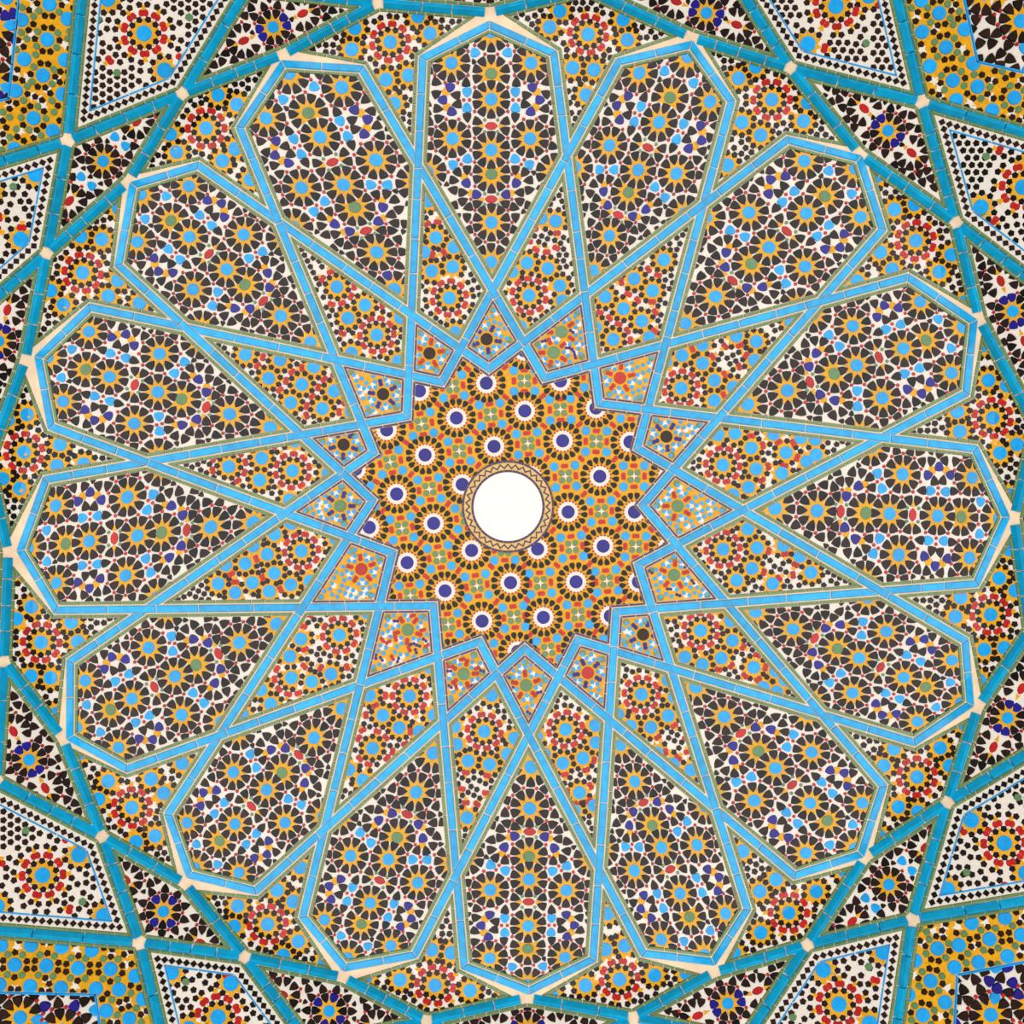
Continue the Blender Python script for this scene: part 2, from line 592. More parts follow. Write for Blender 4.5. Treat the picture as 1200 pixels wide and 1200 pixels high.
    for x, y, c, sq in semi:
        if c == 'redlens':
            a = sq
            L, H = 7.6 * k, 4.7 * k
            sh_ = [(L, 0.8), (L * 0.55, H * 0.85), (0, H), (-L * 0.55, H * 0.85), (-L, 0.8), (-L, -0.8), (-L * 0.55, -H * 0.85), (0, -H), (L * 0.55, -H * 0.85), (L, -0.8)]
            pan.piece('red_hexagon', [placed(sh_, (x, y), (math.cos(a), math.sin(a)))], 'red', 2.2, 0.4)
        elif c:
            q = regular((0, 0), 7.6 * k, 12, 0.1)
            pan.piece({'sage': 'green_disc', 'sky': 'sky_blue_disc'}[c], [[(x + px, y + py * sq) for px, py in q]], c, 2.2, 0.4)
    for p, c in dots:
        pan.small('red_stud' if c == 'red' else 'green_stud', [regular(p, 2.35 * k, 6)], c, 2.1)

# ------------------------------------------------------------------ the fine pentagon pattern
def penta_pattern(pan, discs, reds=(), k=1.0, colours=('black', 'red', 'gold', 'sky'), fill_step=7.9, rnd_seed=1, tri=True, ringcol=None, phase=None, outer=True, dr=None, pr=4.15):
    """discs: [(x, y, rank)], rank 2 = with a ring of red pieces, 1 = plain, 0 = cut at the edge"""
    pents, rr, golds, tris = [], [], [], []
    cb, cr, cg, cs = colours
    allc = [(d[0], d[1]) for d in discs]
    def ok(p, lim=6.2, dl=12.6, rl=7.4):
        for q in pents:
            if (q[0] - p[0]) ** 2 + (q[1] - p[1]) ** 2 < (lim * k) ** 2: return False
        for q in rr:
            if (q[0] - p[0]) ** 2 + (q[1] - p[1]) ** 2 < (rl * k) ** 2: return False
        for q in allc:
            if (q[0] - p[0]) ** 2 + (q[1] - p[1]) ** 2 < (dl * k) ** 2: return False
        return True
    ph = []
    big = [d for d in discs if d[2] == 2] or [discs[0]]
    b = big[0]
    others = [d for d in discs if d is not b and d[2] > 0]
    if phase is None:
        if others:
            nb = min(others, key=lambda d: math.hypot(d[0] - b[0], d[1] - b[1]))
            phase = math.atan2(nb[1] - b[1], nb[0] - b[0])
        else:
            phase = 0.0
    for e in reds:
        q = min(allc, key=lambda d: math.hypot(d[0] - e[0], d[1] - e[1]))
        rr.append((e[0], e[1], math.atan2(e[1] - q[1], e[0] - q[0])))
    for x, y, rk in discs:
        if rk == 2:
            for i in range(10):
                a = phase + math.radians(36 * i)
                p = (x + 21.3 * k * math.cos(a), y + 21.3 * k * math.sin(a))
                if all(math.hypot(p[0] - q[0], p[1] - q[1]) > 8 * k for q in rr) and all(math.hypot(p[0] - q[0], p[1] - q[1]) > 15 * k for q in allc if q != (x, y)):
                    rr.append((p[0], p[1], a))
    for i, d in enumerate(discs):
        for e in discs[i + 1:]:
            L = math.hypot(d[0] - e[0], d[1] - e[1])
            if 19 * k < L < 27.5 * k:
                mx_, my_ = (d[0] + e[0]) / 2, (d[1] + e[1]) / 2
                nx, ny = -(e[1] - d[1]) / L, (e[0] - d[0]) / L
                w = max(4.3, math.sqrt(max(0, 12.6 ** 2 - L * L / 4))) * k
                for sg in (-1, 1):
                    p = (mx_ + sg * w * nx, my_ + sg * w * ny)
                    if all(math.hypot(p[0] - q[0], p[1] - q[1]) > 6 * k for q in rr) and all(math.hypot(p[0] - q[0], p[1] - q[1]) > 10.5 * k for q in allc):
                        pents.append((p[0], p[1], math.atan2(sg * ny, sg * nx)))
    for x, y, rk in discs:
        for i in range(10):
            a = phase + math.radians(18 + 36 * i)
            p = (x + 14.9 * k * math.cos(a), y + 14.9 * k * math.sin(a))
            if ok(p, 5.6, 10.8, 6.3):
                pents.append((p[0], p[1], a + PI))
    for x, y, rk in discs:
        if rk == 2 and outer:
            for i in range(10):
                for sg in (-1, 1):
                    a = phase + math.radians(36 * i + sg * 8.0)
                    p = (x + 30.5 * k * math.cos(a), y + 30.5 * k * math.sin(a))
                    if ok(p): pents.append((p[0], p[1], a))
                a = phase + math.radians(36 * i)
                tris.append(((x + 26.3 * k * math.cos(a), y + 26.3 * k * math.sin(a)), a))
    xs = [q[0] for q in pan.out]; ys = [q[1] for q in pan.out]
    cand = []
    y = min(ys)
    while y < max(ys):
        x = min(xs)
        while x < max(xs):
            if inside(pan.out, (x, y)) : cand.append((x, y))
            x += 1.7
        y += 1.7
    P_ = np.array(cand) if cand else np.zeros((0, 2))
    if len(P_):
        base = np.array([(q[0], q[1]) for q in pents]) if pents else np.zeros((0, 2))
        dm = np.full(len(P_), 1e9)
        for q in base:
            dm = np.minimum(dm, np.hypot(P_[:, 0] - q[0], P_[:, 1] - q[1]))
        valid = dm >= fill_step * k
        for q in rr:
            valid &= np.hypot(P_[:, 0] - q[0], P_[:, 1] - q[1]) >= 7.7 * k
        for q in allc:
            valid &= np.hypot(P_[:, 0] - q[0], P_[:, 1] - q[1]) >= 12.9 * k
        while valid.any():
            i = int(np.argmin(np.where(valid, dm, 1e9)))
            p = P_[i]
            pents.append((float(p[0]), float(p[1]), phase))
            d = np.hypot(P_[:, 0] - p[0], P_[:, 1] - p[1])
            dm = np.minimum(dm, d)
            valid &= d >= fill_step * k
    for x, y, rk in discs:
        pan.piece('gold_star', star((x, y), 10, (17.8 if rk else 15.5) * k, 10.8 * k, phase), cg, 1.25, 0.0)
    for x, y, a in rr:
        for sg in (1,):
            c = (x + 3.6 * k * math.cos(a), y + 3.6 * k * math.sin(a))
            tris.append((c, a))
    for c, a in tris:
        pan.small('gold_triangle', [placed([(3.6, 3.4), (-3.4, 0), (3.6, -3.4)], c, (math.cos(a), math.sin(a)), k)], cg, 1.2, 0.1)
    for p in pents:
        pan.small('black_pentagon', [regular((p[0], p[1]), pr * k, 5, p[2])], ringcol or cb, 2.0, 0.3)
    for x, y, a in rr:
        pan.piece('red_bowtie', bowtie((x, y), a, 5.3 * k, 3.9 * k, 2.9 * k), cr, 2.1, 0.3, 14)
    for x, y, rk in discs:
        pan.piece('sky_blue_disc', [regular((x, y), (dr or 8.3) * k, 14)], cs, 2.2, 0.4, 14)

# ------------------------------------------------------------------ petals
OFF_G, W_G, OFF_P = 6.0, 3.3, 10.0
def petal_nodes(k):
    return [PP[k], SRn[k], X(k, (k + 1) % 16), X((k - 1) % 16, (k + 1) % 16), X((k - 1) % 16, k), SLn[k]]
AX = 575.7
def mir(lst):
    out = []
    for e in lst:
        out.append(e)
        e2 = list(e); e2[0] = -e[0]
        if len(e) == 5: e2[2] = -e[2]
        out.append(tuple(e2))
    return out
def shift(lst):
    return [tuple([AX + e[0]] + list(e[1:])) for e in lst]
pet_full = shift([(0,117,'sky'),(0,176.3,'sky'),(0.3,261,'sky')] + mir([(45.4,163,'sky'),(46.6,74.6,'sky')]))
pet_semi = shift([(0,87,'sage',0.9),(0.3,204.6,'sage',0.9),(0,148,'redlens',0.0),(0,233.8,'redlens',0.0),(0,39.5,'sky',0.8),(-0.3,307.5,'sky',1.0)]
                 + mir([(74.4,202,'sky',1.0)]))
pet_exp = shift(mir([
    (-28.3,108.6,0,1,'sky'),(-28.4,126.4,0,-1,'sky'),(-18.5,62.3,1,.1,'sky'),
    (-28.4,186.9,-.94,.35,'sky'),(-44.2,193,.94,-.35,'sky'),
    (-47.7,102.5,1,-.4,'blue'),(-57.2,117.6,-1,0,'blue'),(-45.7,131.5,1,.4,'blue'),
    (-28.8,215.4,.55,.83,'blue'),(-16.8,228.3,1,.12,'blue'),
    (-64,96.7,1,.3,'black'),(-64,110.3,1,-.5,'black'),(-62.4,127.8,1,.15,'black'),(-60.9,139,1,-.3,'black'),
    (-41.5,112,-1,-.15,'black'),(-40.0,122.7,-1,.15,'black'),
    (-29.4,96.8,0,-1,'black'),(-28.1,138,.1,1,'black'),
    (-38.9,202.6,.6,.8,'black'),(-28.4,199.6,0,1,'black'),(-43.8,211.6,1,.15,'black'),
    (-33.3,225.9,1,0,'black'),(-32.9,236,1,-.5,'black'),(-44.7,223,-1,-.2,'black'),(-44.2,241,-1,.2,'black'),
    (-27.0,243.2,-.9,.3,'black'),(-28.4,255.5,0,1,'black'),
]))
pet_gold = shift(mir([(-53,108,5.5),(-52,126,5.5),(-31.5,207.5,5.0),(-24,226.5,4.5)]))
pet_dots = shift(mir([(-7.6,141.0,'green'),(-7.6,155.0,'green'),(-7.6,227.6,'green'),(-7.8,240.0,'green'),
                      (-32.2,117.6,'red'),(-25.4,117.6,'red'),(-38.6,187.6,'red'),(-35.2,193.0,'red')]))
tpl_nodes = petal_nodes(0)
for k in range(16):
    nodes = petal_nodes(k)
    poly = ccw(nodes)
    warp = homography(tpl_nodes, nodes) if k else None
    pan = Panel('petal_mosaic', inset(poly, OFF_P), 'white',
                "long petal mosaic of black kites and gold stars pointing to " + CLOCK[k], 'mosaic', 'petal panels of the dome', warp)
    rc = None
    if k in (15,):
        rc = lambda p, c: 'blue' if (abs(p[0] - AX) < 9 and abs(p[1] - 290) < 4) else c
    kite_pattern(pan, pet_full, pet_semi, pet_exp, golds=pet_gold, extra_small=pet_dots, recolor=rc)
    border(pan.root, poly, OFF_G, W_G, 'green', 'green_strip', 17, 25)
    pan.finish()

# ------------------------------------------------------------------ outer spandrels (between petals, inside the rim)
B = {
15: [(457.5,50,2),(412.5,58.7,1),(452.5,94,1),(479,89,1),(504,40,1),(416,34,0),(490,20,0),(462,122,0)],
0: [(689,41,2),(644,32.5,1),(671,80,1),(696,82.5,1),(735,47.5,1),(656,14,0),(730,24,0),(687,112,0)],
1: [(904,117.5,2),(865,92.5,1),(869,144,1),(891,159,1),(941,142.5,1),(885,79,0),(946,121,0),(852,194,0),(782,47,0)],
2: [(1072.5,282.5,2),(1031,296,1),(1045,316,1),(1100,319,1),(1047.5,246,1),(1114,299,0),(1004,330,0),(1071,240,0),(1027,207,0),(1130,354,0)],
3: [(1162.5,490,2),(1157.5,446,1),(1121,482.5,1),(1124,506,1),(1171,531,1),(1179,452,0),(1191,521,0),(1152,405,0),(1182,580,0)],
4: [(1160,720,2),(1170,677.5,1),(1125,700,1),(1119,722.5,1),(1152.5,761,1),(1189,692,0),(1176,759,0),(1182,644,0),(1147,797,0)],
5: [(1074,910,2),(1035,897,1),(1047,877,0),(1101,876,1),(1112,897,0),(1052,945,1),(1075,951,0),(1127,847,0),(1030,979,0)],
6: [(924,1069,2),(890,1044,1),(909,1030,0),(891,1092,1),(956,1044,1),(860,1116,0),(870,997,0),(989,1020,0)],
7: [(726,1147,2),(767,1142,1),(732,1107.5,1),(709,1112,1),(686,1154,1),(804,1140,0),(712,1070,0),(646,1164,0)],
8: [(510,1154,2),(469,1147.5,1),(551,1160,1),(506,1112.5,1),(529,1116,1),(594,1164,0),(429,1144,0)],
9: [(314,1082.5,2),(279,1061,1),(325,1042.5,1),(344,1056,1),(350,1102.5,1),(332.5,1119,0),(275,1085,0),(352,1016,0),(381,1126,0),(242,1040,0)],
10: [(155,946,2),(127.5,915,1),(177.5,912.5,1),(192.5,929,1),(182.5,979,1),(116,936,0),(160,986,0),(95,882,0),(214,894,0)],
11: [(49,752.5,2),(37.5,711,1),(84,729,1),(92,752,1),(60,794,1),(37,792,0),(20,725,0),(22,669,0),(66,836,0)],
12: [(29,530,2),(24,572.5,1),(71,521,1),(67.5,546,1),(32.5,486,1),(10,492.5,0),(99,544,0),(4,561,0)],
13: [(97.5,320,2),(120,281,1),(95,277.5,0),(75,357.5,1),(60,341,0),(139,329,1),(127.5,347.5,1),(164,356,0),(140,245,0)],
14: [(242,151,2),(278,123,1),(207.5,179,1),(276,175,1),(261,189,1),(256,112,0),(200,158,0),(294,211,0)],
}
for k in range(16):
    j = (k + 1) % 16
    poly = ccw([X(k, j), SRn[k], MM[k], QQ[k], MM[j], SLn[j]])
    try:
        ins = inset(poly, OFF_P)
    except ZeroDivisionError:
        continue
    pan = Panel('spandrel_mosaic', ins, 'white',
                "red and white spandrel mosaic just clockwise of the petal at " + CLOCK[k], 'mosaic', 'spandrel panels inside the rim')
    penta_pattern(pan, B[k], k=1.0)
    border(pan.root, poly, OFF_G, W_G, 'green', 'green_strip', 11, 16)
    pan.finish()

# ------------------------------------------------------------------ inner kites between the petals
C = {
15: ([(526.7,349.5,2),(511,279,1),(506,318,1),(530.5,313,1),(532,290,0),(497,296,0),(502,236,0),(533.6,390,0)],
     [(501,263),(513,260.8),(507,299),(520.4,296.3)]),
0: ([(620,346.6,2),(617.5,308.6,1),(642,315,1),(656,335,0),(634,256,0),(651,259.6,0),(600,318.5,0),(610,383,0),(659,353,0)],
    [(626.8,267.8),(620,283.5),(628,292.8),(640.6,295.8),(651.7,291),(652.5,273.6)]),
1: ([(730.5,362,1),(777.8,304.8,1),(743,327,1),(764.5,341,1),(709,348,1),(752,376.5,1),(698,384,1),(718.5,398,1),(760.5,396,0)],
    [(690,367),(702.7,366.5),(714,373),(724.8,380),(735,387.7),(738.5,399),(728,330.7),(736,345),(747,352),(764,354),(767.5,366),(759.7,316),(771,322.7),(766.8,388),(701.7,408.7),(692,401.5)]),
2: ([(798,455,2),(799,416.7,1),(823,426,1),(823,404,0),(837,446,1),(836.7,469.5,1),(886,400.5,1),(862.5,394,0),(884,422.5,0),(859,454,0),(926.7,377.5,0),(780,424,0)],
    [(811,409),(834.5,418),(849,439),(849.5,406),(866.7,405),(874,416.7),(866,429.7),(848,463)]),
3: ([(846.8,545,2),(861,508,1),(880,525,1),(885.8,549.7,1),(876.8,571,1),(858.8,580,0),(920.7,530.5,1),(906,508.8,0),(915.8,554.5,0),(945,541,0),(938,513,0),(841,509.5,0),(955,515,0),(956,533,0)],
    [(879.8,511),(893.7,522),(900,546.6),(892.5,562.8),(912,518.5),(929,519),(933.8,536.5),(918.8,545.5)]),
4: ([(847,643.6,2),(887,642,1),(881,666,1),(863,680,1),(876,619.8,0),(856.6,608.6,0),(806,634,0),(950,670.8,1),(937,652,0),(905,684,0),(918,639,0)],
    [(900.5,645.8),(919.6,649.5),(931.7,661.8),(929,673.8),(912.5,677.7),(894.8,670.5)]),
5: ([(820.8,738.8,2),(858,750.5,1),(845,771,1),(822.8,778.5,1),(855.8,727.5,0),(840.8,710,0),(883,781.8,1),(802.5,770,0),(894,805.5,0),(909,786,0),(909.8,810.8,0),(919.5,796.5,0),(786,715,0)],
    [(870.5,758),(856.8,780),(841.8,784.5),(887,767.7),(896.7,781.8),(872.7,791.7),(888,796)]),
6: ([(751.5,813.5,2),(782.8,838.5,1),(762.7,852,1),(738.6,850.7,1),(790,816.5,1),(782.5,796.7,0),(723.6,836.8,0),(809.5,902,1),(788.5,895,0),(769.8,882,0)],
    [(790,850),(770.8,863.7),(803.5,864),(780,881),(794.5,887.7),(805.5,881)]),
7: ([(662.8,854.5,2),(683,888,1),(659.5,894,1),(637.8,883.5,0),(698.5,870,1),(679,928.5,1),(697.7,849.7,0),(628.7,863,0),(696,943.5,0),(673,950,0)],
    [(648.7,900),(661.8,907.5),(686.8,902),(696,890.7),(665,927.8),(673,941),(690,938),(691.8,920.7)]),
8: ([(567.5,856.8,2),(548.7,891.3,1),(573.8,895.5,1),(535,872,0),(594.8,883.5,0),(547.5,957.8,1),(532.5,851,0),(603,864.8,0),(576,814.5,0)],
    [(546,905),(571,908.7),(541,924),(569.5,929),(546,940.5),(559,942)]),
9: ([(480,815.5,2),(433,814.5,1),(448.8,838,1),(468,852.5,1),(436.8,876.5,1),(425.5,914,1),(409,901.5,0),(508.8,837.8,0),(491.5,857,0),(503.5,781.5,0)],
    [(451.8,815),(439.8,826.5),(429,837.8),(425,855.5),(420.5,865),(442.5,857),(452.5,864),(481,857),(474.7,871.5),(460,880.5),(453.5,888),(421.7,888.7),(432,895.5)]),
10: ([(398,744,2),(352.8,748.7,1),(340,769,1),(341.8,794,2),(365.5,798.5,1),(388,789.8,1),(306,808,1),(317.5,824.8,0),(284.5,836.8,0),(430,717.5,0)],
     [(355.8,734),(357.5,761),(376,782.5),(406.8,781.7),(363,721)]),
11: ([(353.5,645.7,2),(313.5,649.5,1),(321.8,671.7,1),(341,685,1),(287.7,660.5,1),(296,682.8,1),(256,684,1),(322,626,0),(341.7,613.5,0),(264.7,662,0),(276,694.5,0),(315.8,693,0),(363.7,681,0),(297,639.7,0),(393.7,631.5,0)],
     [(300.7,654.8),(308,677),(329,690.7),(271.5,672.7),(276,682)]),
12: ([(343,551.8,2),(307,537,1),(304.7,562.7,1),(268.5,547,1),(345.5,517,0),(339.5,586,0),(384.5,555,0)],
     [(281.5,532),(288,541.8),(286.7,554),(278.8,563.5),(320.8,523),(250.7,538),(249.5,551.5)]),
13: ([(354,450.7,1),(288,415.8,1),(328.5,422,1),(315,443.5,1),(368,430,1),(391.8,458.5,1),(378,479,1),(341,472,1),(412,482.5,0)],
     [(308.5,418.7),(302,428.5),(354,431.5),(342.5,436),(335.5,446.5),(328,457),(380,444.5),(373,454),(366,464.8),(359.5,476),(359.5,487),(404.5,472),(397.5,483),(392,440)]),
14: ([(441.7,392.7,2),(428,357.8,1),(407.8,373,1),(395,336.5,1),(412,414,0),(469.8,372.8,0),(466.8,423.8,0)],
     [(378,327),(387.7,319),(415,336),(411.5,347.5),(401,355.5),(388.8,356.5),(448,358),(401.5,391)]),
}
for k in range(16):
    j = (k + 1) % 16
    poly = ccw([X(k, j), X(k, (k + 2) % 16), X((k - 1) % 16, (k + 2) % 16), X((k - 1) % 16, j)])
    pan = Panel('kite_mosaic', inset(poly, OFF_P), 'white',
                "white mosaic kite with blue discs clockwise of the petal tip at " + CLOCK[k], 'mosaic', 'inner kite panels')
    penta_pattern(pan, C[k][0], C[k][1], k=0.93, dr=8.5)
    border(pan.root, poly, OFF_G, W_G, 'green', 'green_strip', 15, 26)
    pan.finish()

# ------------------------------------------------------------------ sixteen small kites round the centre
D = [('black','blue',[(570.3,397.6)]),('sage','red',[(648.8,413),(658,389)]),('red','red',[(726.5,443)]),('black','blue',[(780.8,511.7)]),
     ('sage','red',[(794,593)]),('sage','red',[(789.8,673.8)]),('black','blue',[(753.5,743.5)]),('red','blue',[(688.8,788.5)]),
     ('sage','red',[(616.5,803)]),('sage','red',[(543.3,789.8)]),('sage','red',[(478,738)]),('red','red',[(423.5,667)]),
     ('sage','blue',[(398.8,593)]),('black','blue',[(402.8,521)]),('black','blue',[(449,462)]),('black','red',[(503.4,414.2)])]
DN = {'black': 'black', 'sage': 'green', 'red': 'red'}
for k in range(16):
    cc, bc, cs = D[k]
    poly = ccw([X((k - 1) % 16, (k + 1) % 16), X((k - 1) % 16, (k + 2) % 16), NN[k], X((k - 2) % 16, (k + 1) % 16)])
    extra = ' paired' if len(cs) == 2 else ''
    pan = Panel('small_kite_mosaic', inset(poly, 8.6), 'gold',
                "small violet edged kite mosaic with%s %s disc towards %s" % (extra, DN[cc], CLOCK[k]), 'mosaic', 'small kite panels round the central star')
    out_dir = math.atan2(cs[0][1] - CV, cs[0][0] - CU)
    dots, bts, whites = [], [], []
    cpos = list(cs)
    for ci, (x, y) in enumerate(cs):
        for i in range(5):
            a = out_dir + PI + math.radians(72 * i)
            p = (x + 13.8 * math.cos(a), y + 13.8 * math.sin(a))
            if all(math.hypot(p[0] - q[0], p[1] - q[1]) > 10 for q in cs) and all(math.hypot(p[0] - q[0], p[1] - q[1]) > 7 for q in bts):
                bts.append((p[0], p[1], a + PI / 2))
            a += math.radians(36)
            whites.append((x + 15.5 * math.cos(a), y + 15.5 * math.sin(a)))
            for r, da in ((12.0, 0), (17.4, 15), (17.4, -15)):
                p = (x + r * math.cos(a + math.radians(da)), y + r * math.sin(a + math.radians(da)))
                if all(math.hypot(p[0] - q[0], p[1] - q[1]) > 9.5 for q in cs) and all(math.hypot(p[0] - q[0], p[1] - q[1]) > 4.8 for q in dots): dots.append(p)
    o = pan.out
    xs = [q[0] for q in o]; ys = [q[1] for q in o]
    gx = min(xs)
    cand = []
    while gx < max(xs):
        gy = min(ys)
        while gy < max(ys):
            if inside(o, (gx, gy)) and edge_dist(o, (gx, gy)) > 1.2: cand.append((gx, gy))
            gy += 1.3
        gx += 1.3
    rn = random.Random(k)
    corner = []
    for q in o:
        corner.append(q)
    while True:
        best = None
        for p in cand:
            dd = min(math.hypot(p[0] - q[0], p[1] - q[1]) for q in dots)
            if dd < 6.7 or any(math.hypot(p[0] - q[0], p[1] - q[1]) < 7.2 for q in bts) or any(math.hypot(p[0] - q[0], p[1] - q[1]) < 12 for q in cs): continue
            if best is None or dd < best[0]: best = (dd, p)
        if best is None: break
        dots.append(best[1])
        if rn.random() < 0.4: whites.append(((best[1][0] + 2.5), best[1][1] + 2.5))
    for w in whites:
        pan.small('white_star', [regular(w, 4.0, 5, rn.random() * 6)], 'white', 1.1, 0.2)
    for q in corner:
        cxy = (sum(xs) / len(xs), sum(ys) / len(ys))
        d = (q[0] - cxy[0], q[1] - cxy[1]); l = math.hypot(*d)
        pan.small('green_corner', [regular((q[0] - d[0] / l * 5.5, q[1] - d[1] / l * 5.5), 4.2, 6, 0.2)], 'green', 1.9, 0.2)
    for x, y in cs:
        pan.piece('hub_disc', [regular((x, y), 7.4, 14)], cc, 2.2, 0.4)
    for x, y, a in bts:
        pan.small('%s_bowtie' % ('cobalt' if bc == 'blue' else 'red'), bowtie((x, y), a, 4.6, 2.9, 2.0), bc, 2.1, 0.25)
    for i, p in enumerate(dots):
        if all(math.hypot(p[0] - (q[0]), p[1] - (q[1])) > 5.6 for q in bts):
            if k in (1, 5, 8, 9, 10) and i % 6 == 4:
                pan.small('cobalt_bowtie', bowtie(p, i * 1.1, 3.9, 2.1, 1.0), 'blue', 2.0, 0.2)
            elif k in (9, 10) and i % 6 == 1:
                pan.small('red_bowtie', bowtie(p, i * 1.3, 4.2, 2.5, 1.8), 'red', 2.0, 0.2)
            else:
                pan.small('sky_blue_dot', [regular(p, 2.7, 8)], 'sky', 2.0, 0.3)
    border(pan.root, poly, 5.6, 1.9, 'violet', 'violet_strip', 14, 22, 1.7)
    pan.finish()

# ------------------------------------------------------------------ the central star field
star_poly = []
for k in range(16):
    star_poly.append(NN[k])
    star_poly.append(X((k - 1) % 16, (k + 2) % 16))
star_poly = ccw(star_poly)
si = inset(star_poly, 8.4)
par = 0 if math.hypot(si[0][0] - CU, si[0][1] - CV) < math.hypot(si[1][0] - CU, si[1][1] - CV) else 1
pan = Panel('star_mosaic', si, 'gold', "sixteen pointed golden star field with cobalt discs around the white disc", 'mosaic', None,
            convex=[ccw([si[(2 * i + par) % 32] for i in range(16)])] + [ccw([si[(2 * i + par) % 32], si[(2 * i + par + 1) % 32], si[(2 * i + par + 2) % 32]]) for i in range(16)])
VD = [(535,490),(615,481.7),(498.3,533.3),(579,523.3),(659.3,516.7),(465,579),(541.7,567.7),(702.7,558.3),(508.3,613.3),(665.7,600),
      (477.3,659.3),(552.7,645),(630,643.3),(706.7,640),(521.7,692.3),(598.3,682.7),(675,681.7),(565,727.7),(636.7,723.3),
      (570,449.3),(491.7,458.3),(453.3,504),(743.3,600),(748,681.7),(715,721.7),(606.7,763.3),(698.3,478.3),(738,518),(433,618),(656.7,446.7),(622,558),
      (485,736),(529,771),(680,759),(397,661),(442,704),(417,550),(526,416),(614,411),(783,641),(783,558),(757,764),(648,800),(454,418),(742,440),(415,466),(694,404),(480,664+120)]
C0 = (595.3, 593.7)
edges = []
for i in range(len(VD)):
    for j in range(i + 1, len(VD)):
        d = math.hypot(VD[i][0] - VD[j][0], VD[i][1] - VD[j][1])
        if 46 < d < 66: edges.append((i, j))
cells = []
for i in range(len(VD)):
    for j in range(i + 1, len(VD)):
        d = math.hypot(VD[i][0] - VD[j][0], VD[i][1] - VD[j][1])
        if 66 < d < 96:
            m_ = ((VD[i][0] + VD[j][0]) / 2, (VD[i][1] + VD[j][1]) / 2)
            if all(math.hypot(m_[0] - q[0], m_[1] - q[1]) > 27 for q in VD) and all(math.hypot(m_[0] - q[0], m_[1] - q[1]) > 15 for q, a in cells):
                cells.append((m_, math.atan2(VD[j][1] - VD[i][1], VD[j][0] - VD[i][0])))
drops, skys, reds_, greens, wst, tiny = [], [], [], [], [], []
for x, y in VD:
    for i in range(16):
        a = 2 * PI * i / 16 + 0.16
        drops.append((x + 19.0 * math.cos(a), y + 19.0 * math.sin(a), a + PI))
for m_, a0 in cells:
    wst.append((m_, a0))
    for i in range(4):
        a = a0 + i * PI / 2
        greens.append((m_[0] + 6.1 * math.cos(a + PI / 4), m_[1] + 6.1 * math.sin(a + PI / 4)))
        reds_.append((m_[0] + 12.3 * math.cos(a), m_[1] + 12.3 * math.sin(a), a + PI / 2))
        skys.append((m_[0] + 17.3 * math.cos(a + PI / 4), m_[1] + 17.3 * math.sin(a + PI / 4)))
for i, j in edges:
    reds_.append(((VD[i][0] + VD[j][0]) / 2, (VD[i][1] + VD[j][1]) / 2, math.atan2(VD[j][1] - VD[i][1], VD[j][0] - VD[i][0])))
def far(p, r=52.0): return math.hypot(p[0] - C0[0], p[1] - C0[1]) > r
kept = []
for x, y in skys:
    if far((x, y), 50) and all(math.hypot(x - q[0], y - q[1]) > 7 for q in kept):
        kept.append((x, y)); pan.piece('sky_blue_disc', [regular((x, y), 5.4, 12)], 'sky', 1.9, 0.3, 12)
keptr = []
for x, y, a in reds_:
    if far((x, y)) and all(math.hypot(x - q[0], y - q[1]) > 6 for q in keptr):
        keptr.append((x, y)); pan.small('red_bowtie', bowtie((x, y), a + PI / 2, 4.5, 3.0, 2.3), 'red', 1.9, 0.3)
for x, y in greens:
    if far((x, y)): pan.small('green_dot', [regular((x, y), 3.7, 10)], 'sage', 1.9, 0.3)
for (x, y), a in wst:
    if far((x, y)): pan.small('white_star', star((x, y), 4, 5.0, 1.7, a), 'white', 2.2, 0.1)
keptd = []
for x, y, a in drops:
    if far((x, y)) and all(math.hypot(x - q[0], y - q[1]) > 4.5 for q in keptd) and all(math.hypot(x - q[0], y - q[1]) > 15 for q in VD):
        keptd.append((x, y)); pan.small('black_drop', [placed(DROP, (x, y), (math.cos(a), math.sin(a)))], 'black', 1.9, 0.3)
for x, y in VD:
    pan.piece('white_petal_ring', [regular((x, y), 11.0, 22)], 'white', 1.7, 0.3, 12)
    for i in range(20):
        a = 2 * PI * i / 20
        pan.small('white_petal', [regular((x + 10.7 * math.cos(a), y + 10.7 * math.sin(a)), 1.95, 8)], 'white', 2.1, 0.2)
        pan.small('red_stud', [placed([(1.5, 0), (-1.2, 1.3), (-1.2, -1.3)], (x + 13.3 * math.cos(a + .14), y + 13.3 * math.sin(a + .14)), (math.cos(a + .14), math.sin(a + .14)))], 'red', 1.6, 0.1)
    pan.piece('cobalt_disc', [regular((x, y), 8.0, 16)], 'blue', 2.3, 0.3, 12)
border(pan.root, star_poly, 5.8, 1.9, 'violet', 'violet_strip', 12, 20, 1.7)
pan.finish()

